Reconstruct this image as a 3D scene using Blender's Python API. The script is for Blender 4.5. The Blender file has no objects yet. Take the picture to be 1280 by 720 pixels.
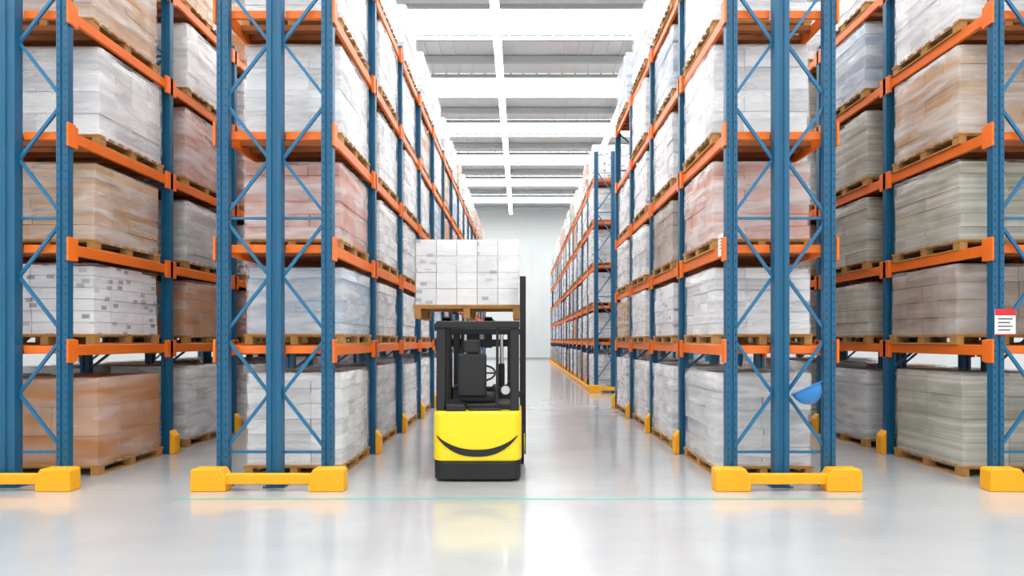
import bpy, bmesh, math, random
from mathutils import Vector, Matrix
R = random.Random(7)
scene = bpy.context.scene
scene.view_settings.view_transform = 'Standard'
scene.view_settings.look = 'None'
scene.view_settings.exposure = 0.0

# ---------------------------------------------------------------- materials
def new_mat(name):
    m = bpy.data.materials.new(name); m.use_nodes = True
    nt = m.node_tree
    return m, nt, nt.nodes["Principled BSDF"]

def lin(h):
    h = h.lstrip('#'); o = []
    for i in (0, 2, 4):
        c = int(h[i:i+2], 16)/255
        o.append(c/12.92 if c <= 0.04045 else ((c+0.055)/1.055)**2.4)
    return (*o, 1)

def simple(name, col, rough=0.5, metal=0.0, coat=0.0, noise=0.08, scale=6.0):
    m, nt, b = new_mat(name)
    c = lin(col)
    tc = nt.nodes.new('ShaderNodeTexCoord')
    n = nt.nodes.new('ShaderNodeTexNoise'); n.inputs['Scale'].default_value = scale; n.inputs['Detail'].default_value = 2
    mix = nt.nodes.new('ShaderNodeMix'); mix.data_type = 'RGBA'
    mix.inputs[6].default_value = tuple(v*(1-noise*1.5) for v in c[:3])+(1,)
    mix.inputs[7].default_value = tuple(min(1, v*(1+noise)) for v in c[:3])+(1,)
    nt.links.new(tc.outputs['Object'], n.inputs['Vector'])
    nt.links.new(n.outputs['Fac'], mix.inputs[0])
    nt.links.new(mix.outputs[2], b.inputs['Base Color'])
    b.inputs['Roughness'].default_value = rough
    b.inputs['Metallic'].default_value = metal
    b.inputs['Coat Weight'].default_value = coat
    return m

def emis(name, col, s):
    m, nt, b = new_mat(name)
    b.inputs['Base Color'].default_value = (0.9, 0.9, 0.9, 1)
    b.inputs['Emission Color'].default_value = lin(col)
    b.inputs['Emission Strength'].default_value = s
    return m

def load_mat(name, c1, c2, marks=0.0, layer=0.0):
    """cartons / cardboard / stacked sheets"""
    m, nt, b = new_mat(name)
    N = nt.nodes.new; L = nt.links.new
    tc = N('ShaderNodeTexCoord'); oi = N('ShaderNodeObjectInfo')
    add = N('ShaderNodeVectorMath'); add.operation = 'MULTIPLY_ADD'
    L(oi.outputs['Random'], add.inputs[0]); add.inputs[1].default_value = (31, 17, 23)
    L(tc.outputs['Object'], add.inputs[2])
    n1 = N('ShaderNodeTexNoise'); n1.inputs['Scale'].default_value = 2.2; n1.inputs['Detail'].default_value = 2
    L(add.outputs[0], n1.inputs['Vector'])
    mx = N('ShaderNodeMix'); mx.data_type = 'RGBA'
    mx.inputs[6].default_value = lin(c1); mx.inputs[7].default_value = lin(c2)
    cr0 = N('ShaderNodeMapRange'); cr0.inputs[1].default_value = 0.38; cr0.inputs[2].default_value = 0.62
    L(n1.outputs['Fac'], cr0.inputs[0]); L(cr0.outputs[0], mx.inputs[0])
    last = mx.outputs[2]
    if layer > 0:
        mp = N('ShaderNodeMapping'); mp.inputs['Scale'].default_value = (0.12, 0.12, 24)
        L(add.outputs[0], mp.inputs['Vector'])
        nl = N('ShaderNodeTexNoise'); nl.inputs['Scale'].default_value = 1.0; nl.inputs['Detail'].default_value = 2
        L(mp.outputs[0], nl.inputs['Vector'])
        r = N('ShaderNodeMapRange'); r.inputs[1].default_value = 0.42; r.inputs[2].default_value = 0.6
        r.inputs[3].default_value = 1-layer; r.inputs[4].default_value = 1
        L(nl.outputs['Fac'], r.inputs[0])
        mm = N('ShaderNodeMix'); mm.data_type = 'RGBA'; mm.blend_type = 'MULTIPLY'; mm.inputs[0].default_value = 1
        L(last, mm.inputs[6]); L(r.outputs[0], mm.inputs[7]); last = mm.outputs[2]
    if marks > 0:
        mp = N('ShaderNodeMapping'); mp.inputs['Scale'].default_value = (4.6, 4.6, 8.5)
        L(add.outputs[0], mp.inputs['Vector'])
        v = N('ShaderNodeTexVoronoi'); v.distance = 'CHEBYCHEV'; v.inputs['Scale'].default_value = 1.0
        v.inputs['Randomness'].default_value = 0.75
        L(mp.outputs[0], v.inputs['Vector'])
        r = N('ShaderNodeMapRange'); r.inputs[1].default_value = 0.22; r.inputs[2].default_value = 0.26
        r.inputs[3].default_value = marks; r.inputs[4].default_value = 0
        L(v.outputs['Distance'], r.inputs[0])
        mk = N('ShaderNodeMix'); mk.data_type = 'RGBA'; mk.inputs[7].default_value = lin('#727688')
        L(last, mk.inputs[6]); L(r.outputs[0], mk.inputs[0]); last = mk.outputs[2]
    L(last, b.inputs['Base Color'])
    b.inputs['Roughness'].default_value = 0.5
    return m

def film_mat(name, lo, hi):
    """stretch film: clear plastic with milky bands where the layers overlap"""
    m, nt, b = new_mat(name)
    N = nt.nodes.new; L = nt.links.new
    tc = N('ShaderNodeTexCoord'); oi = N('ShaderNodeObjectInfo')
    add = N('ShaderNodeVectorMath'); add.operation = 'MULTIPLY_ADD'
    L(oi.outputs['Random'], add.inputs[0]); add.inputs[1].default_value = (13, 27, 19)
    L(tc.outputs['Object'], add.inputs[2])
    mp = N('ShaderNodeMapping'); mp.inputs['Scale'].default_value = (0.7, 0.7, 4.2); mp.inputs['Rotation'].default_value = (0.14, 0.10, 0)
    L(add.outputs[0], mp.inputs['Vector'])
    n = N('ShaderNodeTexNoise'); n.inputs['Scale'].default_value = 1.4; n.inputs['Detail'].default_value = 3
    n.inputs['Distortion'].default_value = 0.4; n.inputs['Roughness'].default_value = 0.5
    L(mp.outputs[0], n.inputs['Vector'])
    r = N('ShaderNodeMapRange'); r.inputs[1].default_value = 0.35; r.inputs[2].default_value = 0.68
    r.inputs[3].default_value = lo; r.inputs[4].default_value = hi
    L(n.outputs['Fac'], r.inputs[0])
    bp = N('ShaderNodeBump'); bp.inputs['Strength'].default_value = 0.55; bp.inputs['Distance'].default_value = 0.05
    L(n.outputs['Fac'], bp.inputs['Height'])
    b.inputs['Base Color'].default_value = (0.94, 0.945, 0.95, 1)
    b.inputs['Roughness'].default_value = 0.2
    b.inputs['Specular IOR Level'].default_value = 0.8
    L(bp.outputs[0], b.inputs['Normal'])
    L(r.outputs[0], b.inputs['Alpha'])
    return m

M_BLUE = simple('rack_blue', '#0f5a7e', rough=0.4, noise=0.12, scale=3)
M_BLUE2 = simple('brace_blue', '#176a94', rough=0.4)
M_ORANGE = simple('beam_orange', '#f07218', rough=0.42, noise=0.08, scale=2)
M_DECK = simple('deck_slats', '#96521f', rough=0.7, noise=0.2, scale=4)
M_YEL = simple('guard_yellow', '#f9ad0a', rough=0.45, noise=0.05)
M_LYEL = simple('forklift_yellow', '#f6da08', rough=0.3, coat=0.4, noise=0.02)
M_BLK = simple('black_plastic', '#141517', rough=0.45, noise=0.1)
M_RUB = simple('tyre_rubber', '#1c1c1e', rough=0.8)
M_DARK = simple('dark_steel', '#202225', rough=0.4, metal=0.3)
M_CHROME = simple('cylinder_chrome', '#c8cacc', rough=0.2, metal=1.0)
M_WOOD = simple('pallet_wood', '#b98849', rough=0.75, noise=0.25, scale=9)
M_PAPER = simple('label_paper', '#fafafa', rough=0.6, noise=0.01)
M_INK = simple('label_ink', '#2a2a2e', rough=0.6)
M_RED = simple('sign_red', '#d3222c', rough=0.5)
M_HAT = simple('helmet_blue', '#1f7fc9', rough=0.3, coat=0.4)
M_TEAL = simple('floor_paint_teal', '#62b4a8', rough=0.4)
M_SEAT = simple('seat_vinyl', '#242528', rough=0.6)
M_FILM = film_mat('stretch_film', 0.08, 0.55)
M_FILMC = film_mat('stretch_film_clear', 0.03, 0.32)

LM = {
 'white': (load_mat('carton_white_a', '#f1f2f3', '#e6e8ea'), load_mat('carton_white_b', '#e6e6e7', '#d3d6da', layer=0.18)),
 'marks': (load_mat('carton_marked_a', '#f0f0f2', '#e6e7ea', marks=0.8), load_mat('carton_marked_b', '#eaeaed', '#dcdee2', marks=0.6)),
 'tan': (load_mat('cardboard_tan_a', '#c98948', '#bb7a3d'), load_mat('cardboard_tan_b', '#d29860', '#c4864c')),
 'kraft': (load_mat('cardboard_kraft_a', '#c0915f', '#d0ab80', layer=0.18), load_mat('cardboard_kraft_b', '#d3ab7c', '#ba9264', layer=0.15)),
 'pink': (load_mat('carton_pink_a', '#c98a77', '#d8a696'), load_mat('carton_pink_b', '#c07e6d', '#dcb6a9', layer=0.15)),
 'blue': (load_mat('carton_blue_a', '#a5b8cd', '#c2ceda', layer=0.2), load_mat('carton_blue_b', '#c0cbd8', '#97acc3')),
 'sage': (load_mat('sheets_sage_a', '#b5b5a2', '#cdcab9', layer=0.28), load_mat('sheets_sage_b', '#c6c2ad', '#abaa96', layer=0.28)),
 'taupe': (load_mat('carton_taupe_a', '#9a8676', '#ae9d8d', marks=0.3), load_mat('carton_taupe_b', '#ac9a8a', '#928274', layer=0.2)),
 'grey': (load_mat('carton_grey_a', '#d2d4d6', '#c4c7cb', layer=0.22), load_mat('carton_grey_b', '#dcdcdc', '#c9cccf', layer=0.2)),
}

# ---------------------------------------------------------------- mesh builder
class MB:
    def __init__(s): s.v = []; s.f = []; s.m = []; s.mats = []
    def mi(s, mat):
        if mat not in s.mats: s.mats.append(mat)
        return s.mats.index(mat)
    def hexa(s, pts, mat):
        b = len(s.v); s.v += [tuple(p) for p in pts]; i = s.mi(mat)
        for q in ((0,3,2,1),(4,5,6,7),(0,1,5,4),(1,2,6,5),(2,3,7,6),(3,0,4,7)):
            s.f.append(tuple(b+k for k in q)); s.m.append(i)
    def box(s, x0, x1, y0, y1, z0, z1, mat):
        s.hexa([(x0,y0,z0),(x1,y0,z0),(x1,y1,z0),(x0,y1,z0),(x0,y0,z1),(x1,y0,z1),(x1,y1,z1),(x0,y1,z1)], mat)
    def cbox(s, c, d, mat, rot=None):
        hx, hy, hz = d[0]/2, d[1]/2, d[2]/2
        pts = [Vector(p) for p in ((-hx,-hy,-hz),(hx,-hy,-hz),(hx,hy,-hz),(-hx,hy,-hz),(-hx,-hy,hz),(hx,-hy,hz),(hx,hy,hz),(-hx,hy,hz))]
        if rot is not None: pts = [rot @ p for p in pts]
        c = Vector(c); s.hexa([p+c for p in pts], mat)
    def bar(s, p0, p1, w, d, mat):
        p0 = Vector(p0); p1 = Vector(p1); a = (p1-p0); L = a.length
        q = a.to_track_quat('Z', 'Y').to_matrix()
        s.cbox((p0+p1)/2, (w, d, L), mat, q)
    def cyl(s, p0, p1, r, mat, n=20, r2=None):
        r2 = r if r2 is None else r2
        p0 = Vector(p0); p1 = Vector(p1); q = (p1-p0).to_track_quat('Z', 'Y').to_matrix()
        b = len(s.v); i = s.mi(mat)
        for p, rr in ((p0, r), (p1, r2)):
            for k in range(n):
                a = 2*math.pi*k/n
                s.v.append(tuple(p + q @ Vector((rr*math.cos(a), rr*math.sin(a), 0))))
        for k in range(n):
            s.f.append((b+k, b+(k+1)%n, b+n+(k+1)%n, b+n+k)); s.m.append(i)
        s.f.append(tuple(b+k for k in reversed(range(n)))); s.m.append(i)
        s.f.append(tuple(b+n+k for k in range(n))); s.m.append(i)
    def prism(s, prof, a0, a1, axis, mat, cap=True):
        b = len(s.v); n = len(prof); i = s.mi(mat)
        for a in (a0, a1):
            for (u, w) in prof:
                s.v.append({'z': (u, w, a), 'y': (u, a, w), 'x': (a, u, w)}[axis])
        for k in range(n):
            s.f.append((b+k, b+(k+1)%n, b+n+(k+1)%n, b+n+k)); s.m.append(i)
        if cap:
            s.f.append(tuple(b+k for k in reversed(range(n)))); s.m.append(i)
            s.f.append(tuple(b+n+k for k in range(n))); s.m.append(i)
    def shell(s, w, l, z0, z1, mat, r, nz=5):
        """wrapped film skin around a load: rings of points, slightly wavy, lip turned in over the top"""
        i = s.mi(mat); ring = []
        hx, hy = w/2, l/2; c = 0.035
        for (ax, ay, bx, by) in ((-hx+c,-hy,hx-c,-hy),(hx,-hy+c,hx,hy-c),(hx-c,hy,-hx+c,hy),(-hx,hy-c,-hx,-hy+c)):
            for k in range(5):
                t = k/4; ring.append((ax+(bx-ax)*t, ay+(by-ay)*t))
        n = len(ring); b = len(s.v)
        for k in range(nz+1):
            z = z0+(z1-z0)*k/nz
            for (x, y) in ring:
                d = r.uniform(-0.004, 0.010); q = math.hypot(x, y)
                s.v.append((x+x/q*d, y+y/q*d, z))
        for (x, y) in ring:
            s.v.append((x*0.88, y*0.88, z1+0.004))
        for k in range(nz+1):
            for j in range(n):
                s.f.append((b+k*n+j, b+k*n+(j+1)%n, b+(k+1)*n+(j+1)%n, b+(k+1)*n+j)); s.m.append(i)
    def mesh(s, name, fixn=True):
        me = bpy.data.meshes.new(name); me.from_pydata(s.v, [], s.f)
        for m in s.mats: me.materials.append(m)
        me.polygons.foreach_set('material_index', s.m)
        if fixn:
            bm = bmesh.new(); bm.from_mesh(me); bmesh.ops.recalc_face_normals(bm, faces=bm.faces); bm.to_mesh(me); bm.free()
        me.update(); return me
    def obj(s, name, parent=None, loc=(0,0,0), bevel=0, seg=2, smooth=False):
        o = bpy.data.objects.new(name, s.mesh(name)); scene.collection.objects.link(o)
        o.location = loc
        if parent: o.parent = parent
        if bevel:
            md = o.modifiers.new('bev', 'BEVEL'); md.width = bevel; md.segments = seg; md.limit_method = 'ANGLE'; md.angle_limit = 0.6
        if smooth:
            for p in o.data.polygons: p.use_smooth = True
            md = o.modifiers.new('wn', 'WEIGHTED_NORMAL')
        return o

def empty(name, loc=(0,0,0)):
    e = bpy.data.objects.new(name, None); e.empty_display_size = 0.3
    e.location = loc; scene.collection.objects.link(e); return e

# ---------------------------------------------------------------- racks
BAY = 2.32
LEV = [1.68, 2.93, 4.33, 5.83, 7.30]

def channel(mb, x, y, w, d, z0, z1, mat):
    g = w*0.16; r = 0.018; hw = w/2; hd = d/2
    prof = [(x-hw,y-hd),(x-g,y-hd),(x-g*0.7,y-hd+r),(x+g*0.7,y-hd+r),(x+g,y-hd),(x+hw,y-hd),
            (x+hw,y+hd),(x+g,y+hd),(x+g*0.7,y+hd-r),(x-g*0.7,y+hd-r),(x-g,y+hd),(x-hw,y+hd)]
    mb.prism(prof, z0, z1, 'z', mat)

def rack(xc, half, y0, nb, aisle, front=True, rail=False):
    root = empty('pallet_rack', (xc, y0, 0))
    up = MB(); br = MB(); be = MB(); gd = MB(); dk = MB()
    for i in range(nb+1):
        y = i*BAY
        PH = 8.25 if i == 0 else 7.5
        for sx in (-half, half):
            channel(up, sx, y, 0.14, 0.10, 0.012, PH, M_BLUE)
            up.box(sx-0.1, sx+0.1, y-0.08, y+0.08, 0, 0.014, M_BLUE)
        if i == 0:
            for sx in (-half, half):     # punched slots on the end-frame posts
                z = 0.35
                while z < PH-0.1:
                    for q in (-0.045, 0.045):
                        up.box(sx+q-0.006, sx+q+0.006, y-0.0515, y-0.05, z, z+0.03, M_DARK)
                    z += 0.1
            channel(up, 0, y-0.02, 0.18, 0.13, 0.012, PH, M_BLUE)
            up.box(-0.13, 0.13, y-0.1, y+0.08, 0, 0.014, M_BLUE)
            st = 0.72; z = 0.42; k = 0
            while z+st < PH:
                for sg in (-1, 1):
                    a, b_ = (sg*half, sg*0.08) if k % 2 == 0 else (sg*0.08, sg*half)
                    br.bar((a, y, z), (b_, y, z+st), 0.03, 0.036, M_BLUE2)
                if k % 4 == 0:
                    br.bar((-half, y+0.02, z), (half, y+0.02, z), 0.03, 0.03, M_BLUE2)
                z += st; k += 1
        else:
            st = 1.0; z = 0.3; k = 0
            while z+st < PH:
                a, b_ = (half, -half) if k % 2 == 0 else (-half, half)
                br.bar((a, y, z), (b_, y, z+st), 0.03, 0.036, M_BLUE2)
                if k % 2 == 0: br.bar((-half, y, z), (half, y, z), 0.03, 0.036, M_BLUE2)
                z += st; k += 1
    for z in LEV:
        for i in range(nb):
            ya, yb = i*BAY+0.05, (i+1)*BAY-0.05
            for sg in (-1, 1):
                xo = sg*(half+0.01)
                be.prism([(xo-0.025, z-0.075), (xo+0.025, z-0.075), (xo+0.025, z+0.06), (xo-0.025, z+0.06)], ya, yb, 'y', M_ORANGE)
                for yy in (ya, yb):
                    xs = sorted((xo+sg*0.02, xo+sg*0.065))
                    be.box(xs[0], xs[1], yy-0.09, yy+0.09, z-0.15, z+0.12, M_ORANGE)
            for t in (0.2, 0.32, 0.44, 0.56, 0.68, 0.80, 0.92):
                yy = ya+(yb-ya)*t
                dk.box(-half+0.02, half-0.02, yy-0.05, yy+0.05, z-0.01, z+0.058, M_DECK)
        if front:
            for sg in (-1, 1):
                xs = sorted((sg*(half+0.075), sg*(half+0.10)))
                be.box(xs[0], xs[1], -0.085, 0.06, z-0.16, z+0.13, M_ORANGE)
            be.box(-half-0.02, -0.095, 0.05, 0.10, z-0.05, z+0.05, M_ORANGE)
            be.box(0.095, half+0.02, 0.05, 0.10, z-0.05, z+0.05, M_ORANGE)
    up.obj('uprights', root); br.obj('bracing', root); be.obj('beams', root, bevel=0.006, seg=1); dk.obj('deck_bars', root)
    if front:
        for sg in (-1, 1):
            a = sg*(half+0.27); b_ = sg*(half-0.15)
            lo, hi = min(a, b_), max(a, b_)
            pr = [(lo,0),(hi,0),(hi,0.17),(hi-0.06,0.27),(lo+0.02,0.27),(lo,0.24)] if sg < 0 else [(lo,0),(hi,0),(hi,0.24),(hi-0.02,0.27),(lo+0.06,0.27),(lo,0.17)]
            gd.prism(pr, -0.30, -0.10, 'y', M_YEL)
        gd.box(-half+0.13, half-0.13, -0.27, -0.2, 0.08, 0.21, M_YEL)
    for i in range(1, nb+1):
        sg = aisle
        if i <= 4 or rail:
            gd.prism([(sg*(half+0.08), 0), (sg*(half+0.16), 0), (sg*(half+0.16), 0.28), (sg*(half+0.08), 0.38)], i*BAY-0.09, i*BAY+0.09, 'y', M_YEL)
    if rail:
        xs = sorted((aisle*(half+0.1), aisle*(half+0.2)))
        gd.box(xs[0], xs[1], -0.1, nb*BAY, 0, 0.14, M_YEL)
    gd.obj('end_guard', root, bevel=0.015)
    return root

# ---------------------------------------------------------------- pallets + loads
LW, LL = 1.30, 1.52
def pallet(mb, w, l, s=1.0):
    z = 0
    for i in range(3):
        x = -w/2+0.06+i*(w-0.12)/2
        mb.box(x-0.05, x+0.05, -l/2, l/2, z, z+0.02*s, M_WOOD)
        for j in range(3):
            y = -l/2+0.07+j*(l-0.14)/2
            mb.box(x-0.05, x+0.05, y-0.07, y+0.07, z+0.02*s, z+0.1*s, M_WOOD)
    for j in range(3):
        y = -l/2+0.06+j*(l-0.12)/2
        mb.box(-w/2, w/2, y-0.06, y+0.06, z+0.1*s, z+0.118*s, M_WOOD)
    n = 8
    for j in range(n):
        y = -l/2+0.05+j*(l-0.10)/(n-1)
        mb.box(-w/2, w/2, y-0.06, y+0.06, z+0.118*s, z+0.138*s, M_WOOD)

def make_load(kind, h, seed, w=LW, l=LL, grid=None):
    r = random.Random(seed); mb = MB()
    pallet(mb, w+0.02, l+0.02)
    ms = LM[kind]
    if grid: nx, ny, nz = grid
    elif kind in ('sage', 'blue'): nx, ny, nz = 2, 2, r.choice((4, 5, 6))
    elif kind in ('tan',): nx, ny, nz = 2, 3, r.choice((3, 4))
    elif kind == 'grey': nx, ny, nz = 2, 2, r.choice((5, 7))
    else: nx, ny, nz = 3, 4, r.choice((4, 5, 6))
    z = 0.14; hz = h/nz; ww = w-0.05; ll = l-0.05
    for k in range(nz):
        sx = r.uniform(-0.012, 0.012); sy = r.uniform(-0.012, 0.012)
        for i in range(nx):
            for j in range(ny):
                if 0 < i < nx-1 and 0 < j < ny-1 and k < nz-1: continue
                x0 = -ww/2+i*ww/nx+0.003; x1 = -ww/2+(i+1)*ww/nx-0.003
                y0 = -ll/2+j*ll/ny+0.003; y1 = -ll/2+(j+1)*ll/ny-0.003
                e = [r.uniform(-0.006, 0.006) for _ in range(4)]
                mt = ms[0] if r.random() < 0.6 else ms[1]
                top = z+(k+1)*hz-0.006
                if k == nz-1: top -= r.choice((0, 0, 0.01, 0.03))
                mb.box(x0+sx+e[0], x1+sx+e[1], y0+sy+e[2], y1+sy+e[3], z+k*hz, top, mt)
    clear = kind in ('tan', 'taupe', 'sage', 'marks')
    mb.shell(w-0.005, l-0.005, 0.10, z+h+0.004, M_FILMC if clear else M_FILM, r)
    me = mb.mesh('loaded_pallet_'+kind)
    fi = mb.mi(M_FILMC if clear else M_FILM)
    for p in me.polygons: p.use_smooth = (p.material_index == fi)
    return me

HC = {0: 1.22, 1: 0.93, 2: 1.06, 3: 1.16, 4: 1.12, 5: 1.2}
cache = {}
def get_load(kind, lv, var):
    key = (kind, lv, var)
    if key not in cache:
        cache[key] = make_load(kind, HC[lv] - (0.05*var if lv else 0.07*var), 100*lv+10*var+len(cache))
    return cache[key]

kinds = ['white']*8+['marks']*3+['kraft']*2+['tan', 'pink', 'blue', 'blue', 'grey', 'sage', 'taupe']
SPEC = {
 ('A',0): ['tan','marks','kraft','white','kraft','white'], ('A',1): ['white','tan','grey','pink','white','kraft'],
 ('B',0): ['white','blue','pink','white','white','marks'], ('B',1): ['grey','white','white','white','white','white'],
 ('C',0): ['grey','white','pink','white','white','white'], ('C',1): ['white','marks','taupe','white','blue','white'],
 ('D',0): ['sage','taupe','sage','kraft','white','white'], ('D',1): ['grey','sage','sage','sage','blue','white'],
 ('B',2): ['white','marks','white','white','white','white'], ('C',2): ['white','white','white','marks','white','white'],
 ('B',3): ['white','white','marks','white','kraft','white'],
}
far_root = empty('stored_pallet_loads', (0, 30, 0))
def fill(tag, xc, y0, nb, aisle, far=False):
    for i in range(nb):
        for lv in range(6):
            if (tag, i) in SPEC and not far: kind = SPEC[(tag, i)][lv]
            else:
                kind = R.choice(kinds)
                if R.random() < 0.03: continue
            me = get_load(kind, lv, R.choice((0, 1)))
            z = 0.0 if lv == 0 else LEV[lv-1]+0.061
            y = y0+i*BAY+0.55+LL/2+0.03+R.uniform(-0.05, 0.06)
            x = xc+R.uniform(-0.02, 0.03)*aisle
            near = (not far) and i < 4
            o = bpy.data.objects.new('loaded_pallet' if near else 'pallet_load', me)
            scene.collection.objects.link(o)
            o.location = (x, y, z)
            o.rotation_euler = (0, 0, R.choice((0, math.pi))+R.uniform(-0.008, 0.008))
            if not near:
                o.parent = far_root; o.location = (x, y-30, z)

rack(-6.25, 0.64, 8.0, 15, 1);  fill('A', -6.25, 8.0, 15, 1)
rack(-3.01, 0.64, 8.0, 15, 1);  fill('B', -3.01, 8.0, 15, 1)
rack(3.18, 0.60, 8.0, 4, -1);   fill('C', 3.18, 8.0, 4, -1)
rack(6.44, 0.60, 8.0, 4, -1);   fill('D', 6.44, 8.0, 4, -1)
rack(3.18, 0.60, 22.3, 14, -1, rail=True); fill('C', 3.18, 22.3, 14, -1, far=True)
rack(6.44, 0.60, 22.3, 14, -1, rail=True); fill('D', 6.44, 22.3, 14, -1, far=True)
rack(-7.85, 0.64, 8.0, 8, -1, front=True); fill('E', -7.85, 8.0, 8, -1, far=True)
rack(8.0, 0.60, 8.0, 4, 1, front=True); fill('F', 8.0, 8.0, 4, 1, far=True)

# ---------------------------------------------------------------- room
Y0, Y1, HX, HZ = -8.0, 60.0, 17.0, 13.8
m, nt, b = new_mat('polished_concrete')
N = nt.nodes.new; L = nt.links.new
tc = N('ShaderNodeTexCoord')
n1 = N('ShaderNodeTexNoise'); n1.inputs['Scale'].default_value = 0.8; n1.inputs['Detail'].default_value = 6; n1.inputs['Roughness'].default_value = 0.6
mp = N('ShaderNodeMapping'); mp.inputs['Scale'].default_value = (0.6, 1, 1)
L(tc.outputs['Object'], mp.inputs[0]); L(mp.outputs[0], n1.inputs['Vector'])
cr = N('ShaderNodeValToRGB'); cr.color_ramp.elements[0].position = 0.25; cr.color_ramp.elements[0].color = lin('#b0b2b4')
cr.color_ramp.elements[1].position = 0.75; cr.color_ramp.elements[1].color = lin('#c2c4c4')
L(n1.outputs['Fac'], cr.inputs[0])
L(cr.outputs[0], b.inputs['Base Color'])
rr = N('ShaderNodeMapRange'); rr.inputs[3].default_value = 0.18; rr.inputs[4].default_value = 0.26
L(n1.outputs['Fac'], rr.inputs[0]); L(rr.outputs[0], b.inputs['Roughness'])
b.inputs['Coat Weight'].default_value = 0.55; b.inputs['Coat Roughness'].default_value = 0.1
M_FLOOR = m
M_WALL = simple('wall_panel', '#d6dada', rough=0.7, noise=0.03, scale=0.6)
M_ROOF = simple('roof_sheet', '#cfd2d3', rough=0.6, noise=0.05, scale=0.7)
M_TRUSS = simple('roof_steel', '#a8acae', rough=0.5)
M_SKY = emis('skylight_panel', '#ffffff', 6.3)
M_LED = emis('led_tube', '#ffffff', 6.0)

f = MB(); f.box(-HX, HX, Y0, Y1, -0.2, 0, M_FLOOR); f.obj('floor')
w = MB(); w.box(-HX, HX, Y1, Y1+0.2, 0, HZ, M_WALL)
for i in range(34): w.box(-HX+i*1.0, -HX+i*1.0+0.04, Y1-0.03, Y1, 0.01, HZ-0.05, M_WALL)
w.obj('wall_back')
for nm, sx in (('wall_left', -HX-0.1), ('wall_right', HX+0.1)):
    w = MB(); w.box(sx-0.1, sx+0.1, Y0, Y1, 0, HZ, M_WALL); w.obj(nm)
t = MB(); t.box(-HX, HX, Y1-0.05, Y1-0.0, 0, 0.2, M_TRUSS)
t.obj('baseboard_back')
c = MB(); sky = MB()
ys = [24.4+6.1*k for k in range(-5, 6)]
SW = 1.2
prev = Y0
for y in ys:
    a, b_ = y-SW, y+SW
    if a > prev: c.box(-HX, HX, prev, a, HZ, HZ+0.15, M_ROOF)
    sky.box(-HX, HX, a, b_, HZ+0.05, HZ+0.1, M_SKY)
    prev = b_
c.box(-HX, HX, prev, Y1, HZ, HZ+0.15, M_ROOF)
for i in range(58):
    x = -HX+0.3+i*0.58
    pv = Y0
    for y in ys+[Y1+SW]:
        if y-SW > pv: c.box(x-0.04, x+0.04, pv, y-SW, HZ-0.05, HZ, M_ROOF)
        pv = y+SW
c.obj('ceiling')
so = sky.obj('skylight')
tr = MB()
for y in ys:
    for yy in (y-SW-0.05, y+SW+0.05):
        tr.box(-HX, HX, yy-0.06, yy+0.06, HZ-0.2, HZ-0.05, M_TRUSS)
    yt = y+3.05
    if yt < Y1-0.5:
        tr.box(-HX, HX, yt-0.1, yt+0.1, HZ-0.3, HZ-0.05, M_TRUSS)
tr.obj('trim_roof_beams')
lr = empty('ceiling_light_line', (-0.88, 0, HZ-0.8))
for xx in (-0.88, -4.6, 4.8):
    led = MB(); hs = MB()
    y = 2.0
    while y < 58:
        led.box(xx+0.88-0.15, xx+0.88+0.15, y, y+2.3, 0, 0.05, M_LED)
        hs.box(xx+0.88-0.16, xx+0.88+0.16, y, y+2.3, 0.05, 0.12, M_TRUSS)
        hs.box(xx+0.88-0.01, xx+0.88+0.01, y+0.4, y+0.42, 0.12, 0.6, M_TRUSS)
        hs.box(xx+0.88-0.01, xx+0.88+0.01, y+1.8, y+1.82, 0.12, 0.6, M_TRUSS)
        y += 2.44
    led.obj('led_tube', lr); hs.obj('light_housing', lr)

tl = MB(); tl.box(-3.9, 3.9, 7.33, 7.38, 0.0, 0.003, M_TEAL); tl.obj('floor_marking_line')

# ---------------------------------------------------------------- forklift
FX, FY = -0.555, 8.22
fk = empty('forklift', (FX, FY, 0))
hw = 0.565; RC = 0.16
def plan(hw, rc, y0, y1, n=8):
    p = []
    for k in range(n+1):
        a = math.pi + (math.pi/2)*k/n
        p.append((-hw+rc+rc*math.cos(a), y0+rc+rc*math.sin(a)))
    for k in range(n+1):
        a = 1.5*math.pi + (math.pi/2)*k/n
        p.append((hw-rc+rc*math.cos(a), y0+rc+rc*math.sin(a)))
    p += [(hw, y1), (-hw, y1)]
    return p
cw = MB(); cw.prism(plan(hw, RC, 0, 0.95), 0.26, 0.895, 'z', M_LYEL)
cw.obj('counterweight', fk, bevel=0.04, seg=4, smooth=True)
sk = MB(); sk.prism(plan(hw-0.01, RC, 0.01, 0.9), 0.03, 0.26, 'z', M_BLK)
sk.obj('lower_skirt', fk, bevel=0.02, seg=2)
def yr(x):
    ax = abs(x)-(hw-RC)
    return 0 if ax <= 0 else RC-math.sqrt(max(0, RC*RC-ax*ax))
sm = MB(); n = 40; i0 = sm.mi(M_BLK)
for k in range(n+1):
    t_ = -1+2*k/n; x = t_*0.515
    zc = 0.37+0.215*abs(t_)**2.4; th = 0.036*(1-abs(t_)**3)+0.008
    y = yr(x)
    sm.v += [(x, y-0.012, zc-th), (x, y-0.012, zc+th), (x, y+0.02, zc+th), (x, y+0.02, zc-th)]
for k in range(n):
    a = 4*k
    for q in range(4):
        sm.f.append((a+q, a+(q+1)%4, a+4+(q+1)%4, a+4+q)); sm.m.append(i0)
sm.f.append((0,1,2,3)); sm.m.append(i0); sm.f.append((4*n,4*n+3,4*n+2,4*n+1)); sm.m.append(i0)
sm.obj('rear_grille_slot', fk)
bd = MB()
bd.box(-0.44, 0.44, 0.25, 1.0, 0.88, 0.97, M_BLK)
bd.box(-0.40, -0.15, 0.03, 0.3, 0.89, 0.985, M_BLK)
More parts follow.
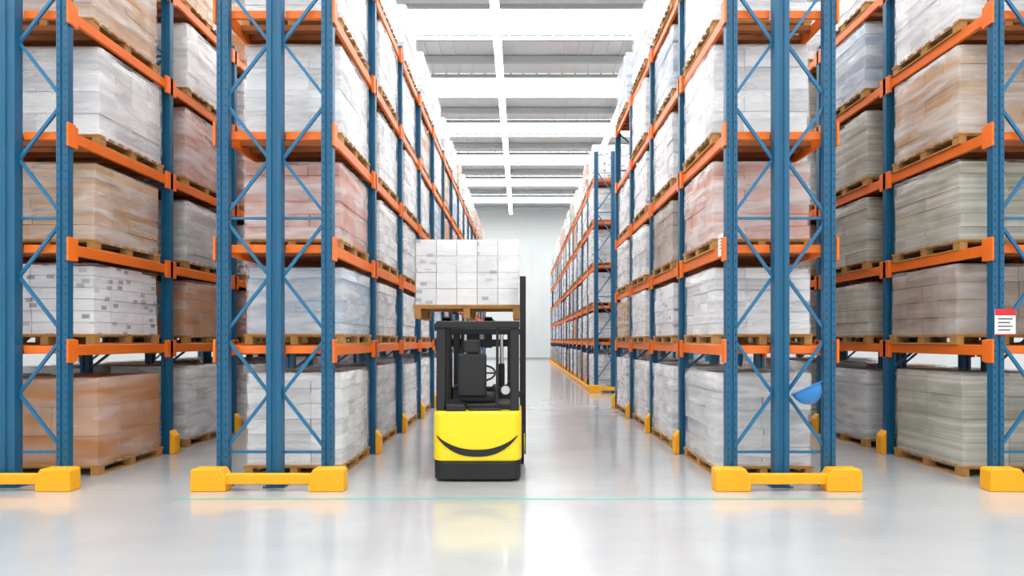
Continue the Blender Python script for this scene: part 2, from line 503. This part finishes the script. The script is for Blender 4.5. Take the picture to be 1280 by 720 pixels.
bd.box(-0.12, 0.30, 0.10, 0.3, 0.89, 0.93, M_DARK)
bd.box(-0.52, 0.52, 0.95, 1.42, 0.22, 0.42, M_BLK)
bd.box(-0.52, -0.44, 0.9, 1.4, 0.40, 0.62, M_LYEL); bd.box(0.44, 0.52, 0.9, 1.4, 0.40, 0.62, M_LYEL)
bd.box(-0.45, 0.45, 1.26, 1.36, 0.42, 1.12, M_BLK)
bd.obj('body', fk, bevel=0.02)
st = MB()
st.box(-0.25, 0.21, 0.42, 0.88, 0.97, 1.08, M_SEAT)
st.prism([(0.36,1.05),(0.50,1.05),(0.44,1.62),(0.34,1.62)], -0.28, 0.10, 'x', M_SEAT)
st.prism([(0.33,1.63),(0.42,1.63),(0.40,1.80),(0.33,1.80)], -0.2, 0.02, 'x', M_SEAT)
st.box(-0.36, -0.30, 0.5, 0.85, 1.12, 1.19, M_SEAT); st.box(0.16, 0.22, 0.5, 0.85, 1.12, 1.19, M_SEAT)
st.obj('seat', fk, bevel=0.03, seg=3)
sw = MB()
sw.bar((0.02, 1.28, 1.0), (0.02, 1.05, 1.32), 0.06, 0.06, M_BLK)
c0 = Vector((0.02, 1.04, 1.33)); nrm = Vector((0, -0.58, 0.81)); q = nrm.to_track_quat('Z', 'Y').to_matrix()
pp = [c0+q@Vector((0.17*math.cos(a), 0.17*math.sin(a), 0)) for a in [2*math.pi*k/20 for k in range(21)]]
for a, b_ in zip(pp[:-1], pp[1:]): sw.cyl(a, b_, 0.015, M_BLK, n=8)
for a in (0, 7, 13): sw.cyl(c0, pp[a], 0.012, M_BLK, n=8)
sw.obj('steering_wheel', fk)
og = MB()
for sg in (-1, 1):
    x = sg*0.475
    og.bar((x, 0.16, 0.88), (x, 0.24, 1.98), 0.115, 0.10, M_BLK)
    og.bar((x, 1.34, 0.5), (x, 1.10, 1.98), 0.055, 0.08, M_BLK)
    og.bar((x, 0.18, 2.0), (x, 1.14, 2.0), 0.07, 0.07, M_BLK)
og.box(-0.54, 0.54, 0.15, 0.26, 1.955, 2.045, M_BLK)
og.box(-0.51, 0.51, 1.08, 1.16, 1.965, 2.035, M_BLK)
for k in range(7):
    x = -0.39+k*0.13
    og.box(x-0.014, x+0.014, 0.22, 1.10, 1.975, 2.02, M_BLK)
og.bar((0.25, 0.2, 0.9), (0.25, 0.24, 1.97), 0.035, 0.035, M_BLK)
og.obj('overhead_guard', fk, bevel=0.012)
mi = MB()
mi.bar((0.42, 0.2, 1.28), (0.36, 0.1, 1.2), 0.015, 0.015, M_BLK)
mi.cyl((0.36, 0.09, 1.16), (0.36, 0.13, 1.16), 0.07, M_BLK, n=24)
mi.cyl((0.36, 0.085, 1.16), (0.36, 0.09, 1.16), 0.055, M_CHROME, n=24)
mi.obj('mirror', fk)
wh = MB()
def wheel(x, y, r, wd):
    wh.cyl((x-wd/2, y, r), (x+wd/2, y, r), r, M_RUB, n=32)
    sg = 1 if x > 0 else -1
    wh.cyl((x+sg*wd/2, y, r), (x+sg*(wd/2+0.012), y, r), r*0.55, M_LYEL, n=24)
    for k in range(16):
        a = 2*math.pi*k/16
        wh.cbox((x, y+r*math.cos(a), r+ r*math.sin(a)), (wd*0.9, 0.03, 0.03), M_RUB, Matrix.Rotation(a, 3, 'X'))
for sg in (-1, 1):
    wheel(sg*0.44, 0.30, 0.215, 0.19); wheel(sg*0.50, 1.32, 0.28, 0.2)
for v in range(len(wh.v)):
    x, y, z = wh.v[v]; wh.v[v] = (x, y, max(z, 0.002))
wh.obj('wheels', fk)
ms = MB()
for sg in (-1, 1):
    for (xx, yy, top) in ((sg*0.54, 1.52, 2.0), (sg*0.40, 1.53, 1.95)):
        if sg > 0 and xx > 0.5: top = 2.75; xx = 0.585
        ms.box(xx-0.015, xx+0.015, yy-0.06, yy+0.06, 0.10, top, M_DARK)
        ms.box(xx-0.045, xx+0.045, yy-0.07, yy-0.045, 0.10, top, M_DARK)
        ms.box(xx-0.045, xx+0.045, yy+0.045, yy+0.07, 0.10, top, M_DARK)
    ms.cyl((sg*0.27, 1.46, 0.2), (sg*0.27, 1.46, 1.45), 0.045, M_DARK); ms.cyl((sg*0.27, 1.46, 1.45), (sg*0.27, 1.46, 1.95), 0.028, M_CHROME)
for z in (0.2, 0.95, 1.88):
    ms.box(-0.58, 0.60, 1.43, 1.48, z, z+0.09, M_DARK)
ms.box(-0.34, -0.06, 1.50, 1.56, 0.3, 1.95, M_DARK)
ms.obj('mast', fk, bevel=0.006, seg=1)
ca = MB()
ZL = 2.13
for z in (1.72, 1.96): ca.box(-0.75, 0.45, 1.60, 1.64, z-0.02, z+0.09, M_DARK)
for xx in (-0.57, 0.06):
    ca.box(xx-0.06, xx+0.06, 1.64, 1.68, 1.68, ZL+0.02, M_DARK)
    ca.prism([(1.64,ZL-0.06),(2.90,ZL-0.02),(2.90,ZL),(1.64,ZL)], xx-0.06, xx+0.06, 'x', M_DARK)
ca.obj('fork_carriage', fk)
mb = MB(); W_, L_ = 1.57, 1.13; PS = 1.5
pallet(mb, W_+0.06, L_+0.06, PS)
r = random.Random(3)
nz = 4; h = 1.0; z0 = 0.14*PS
for k in range(nz):
    for i in range(5):
        for j in range(3):
            x0 = -W_/2+i*W_/5; y0_ = -L_/2+j*L_/3
            mb.box(x0+0.003+r.uniform(0, .004), x0+W_/5-0.003, y0_+0.003+r.uniform(-.006, .006), y0_+L_/3-0.003, z0+k*h/nz, z0+(k+1)*h/nz-0.005, LM['marks'][1] if (k*3+i) % 3 == 0 else LM['white'][0])
mb.shell(W_+0.03, L_+0.03, z0-0.03, z0+h+0.004, M_FILMC, r)
o = mb.obj('carried_pallet_of_cartons', None, (-0.825, FY+1.70+L_/2+0.03, ZL))
fi = mb.mi(M_FILMC)
for p in o.data.polygons: p.use_smooth = (p.material_index == fi)

# ---------------------------------------------------------------- small things
bm = bmesh.new()
bmesh.ops.create_uvsphere(bm, u_segments=28, v_segments=16, radius=0.15)
bmesh.ops.delete(bm, geom=[v for v in bm.verts if v.co.z < -0.01], context='VERTS')
for v in bm.verts:
    v.co.y *= 1.2; v.co.z *= 1.15
    if abs(v.co.x) < 0.03 and v.co.z > 0.02: v.co.z += 0.012
rim = [e for e in bm.edges if e.is_boundary]
ret = bmesh.ops.extrude_edge_only(bm, edges=rim)
for g in ret['geom']:
    if isinstance(g, bmesh.types.BMVert):
        g.co.x *= 1.12; g.co.y *= (1.25 if g.co.y < 0 else 1.08); g.co.z -= 0.01
me = bpy.data.meshes.new('hard_hat'); bm.to_mesh(me); bm.free(); me.materials.append(M_HAT)
for p in me.polygons: p.use_smooth = True
o = bpy.data.objects.new('hard_hat', me); scene.collection.objects.link(o)
s_ = o.modifiers.new('s', 'SOLIDIFY'); s_.thickness = 0.008
# hangs crown-down from the brace, tipped up toward the right
o.matrix_world = Matrix.Translation((3.42, 7.79, 1.21)) @ Matrix.Rotation(math.radians(-24), 4, 'Y') @ Matrix.Rotation(math.radians(165), 4, 'X') @ Matrix.Rotation(math.radians(80), 4, 'Z')

dn = MB(); dn.box(-0.006, 0, -0.09, 0.09, -0.15, 0.12, M_PAPER)
for q in range(4): dn.box(-0.008, -0.006, -0.07, 0.06-0.02*(q % 2), 0.06-q*0.04, 0.068-q*0.04, M_INK)
dn.obj('paper_tag', None, (2.497, 8.12, 3.0))

sg_ = MB()
sg_.box(-0.125, 0.125, -0.006, 0.0, -0.16, 0.16, M_PAPER)
sg_.box(-0.125, 0.125, -0.009, -0.006, 0.08, 0.16, M_RED)
for q in range(4): sg_.box(-0.09, 0.09-0.03*(q % 2), -0.008, -0.006, 0.03-q*0.045, 0.045-q*0.045, M_INK)
sg_.box(-0.125, 0.125, -0.009, -0.006, -0.16, -0.145, M_RED)
sg_.obj('rack_notice_sign', None, (5.84+0.07, 7.94, 2.02))

# ---------------------------------------------------------------- world + camera
wd = bpy.data.worlds.new('World'); scene.world = wd; wd.use_nodes = True
bg = wd.node_tree.nodes['Background']; bg.inputs[0].default_value = (1.0, 0.985, 0.96, 1); bg.inputs[1].default_value = 1.2

cam = bpy.data.cameras.new('Camera'); co = bpy.data.objects.new('Camera', cam); scene.collection.objects.link(co)
co.location = (0, 0, 1.8); co.rotation_euler = (math.pi/2, 0, 0)
cam.sensor_width = 36; cam.lens = 813/1280*36
cam.shift_x = -11/1280; cam.shift_y = 65/1280
cam.clip_end = 300
scene.camera = co
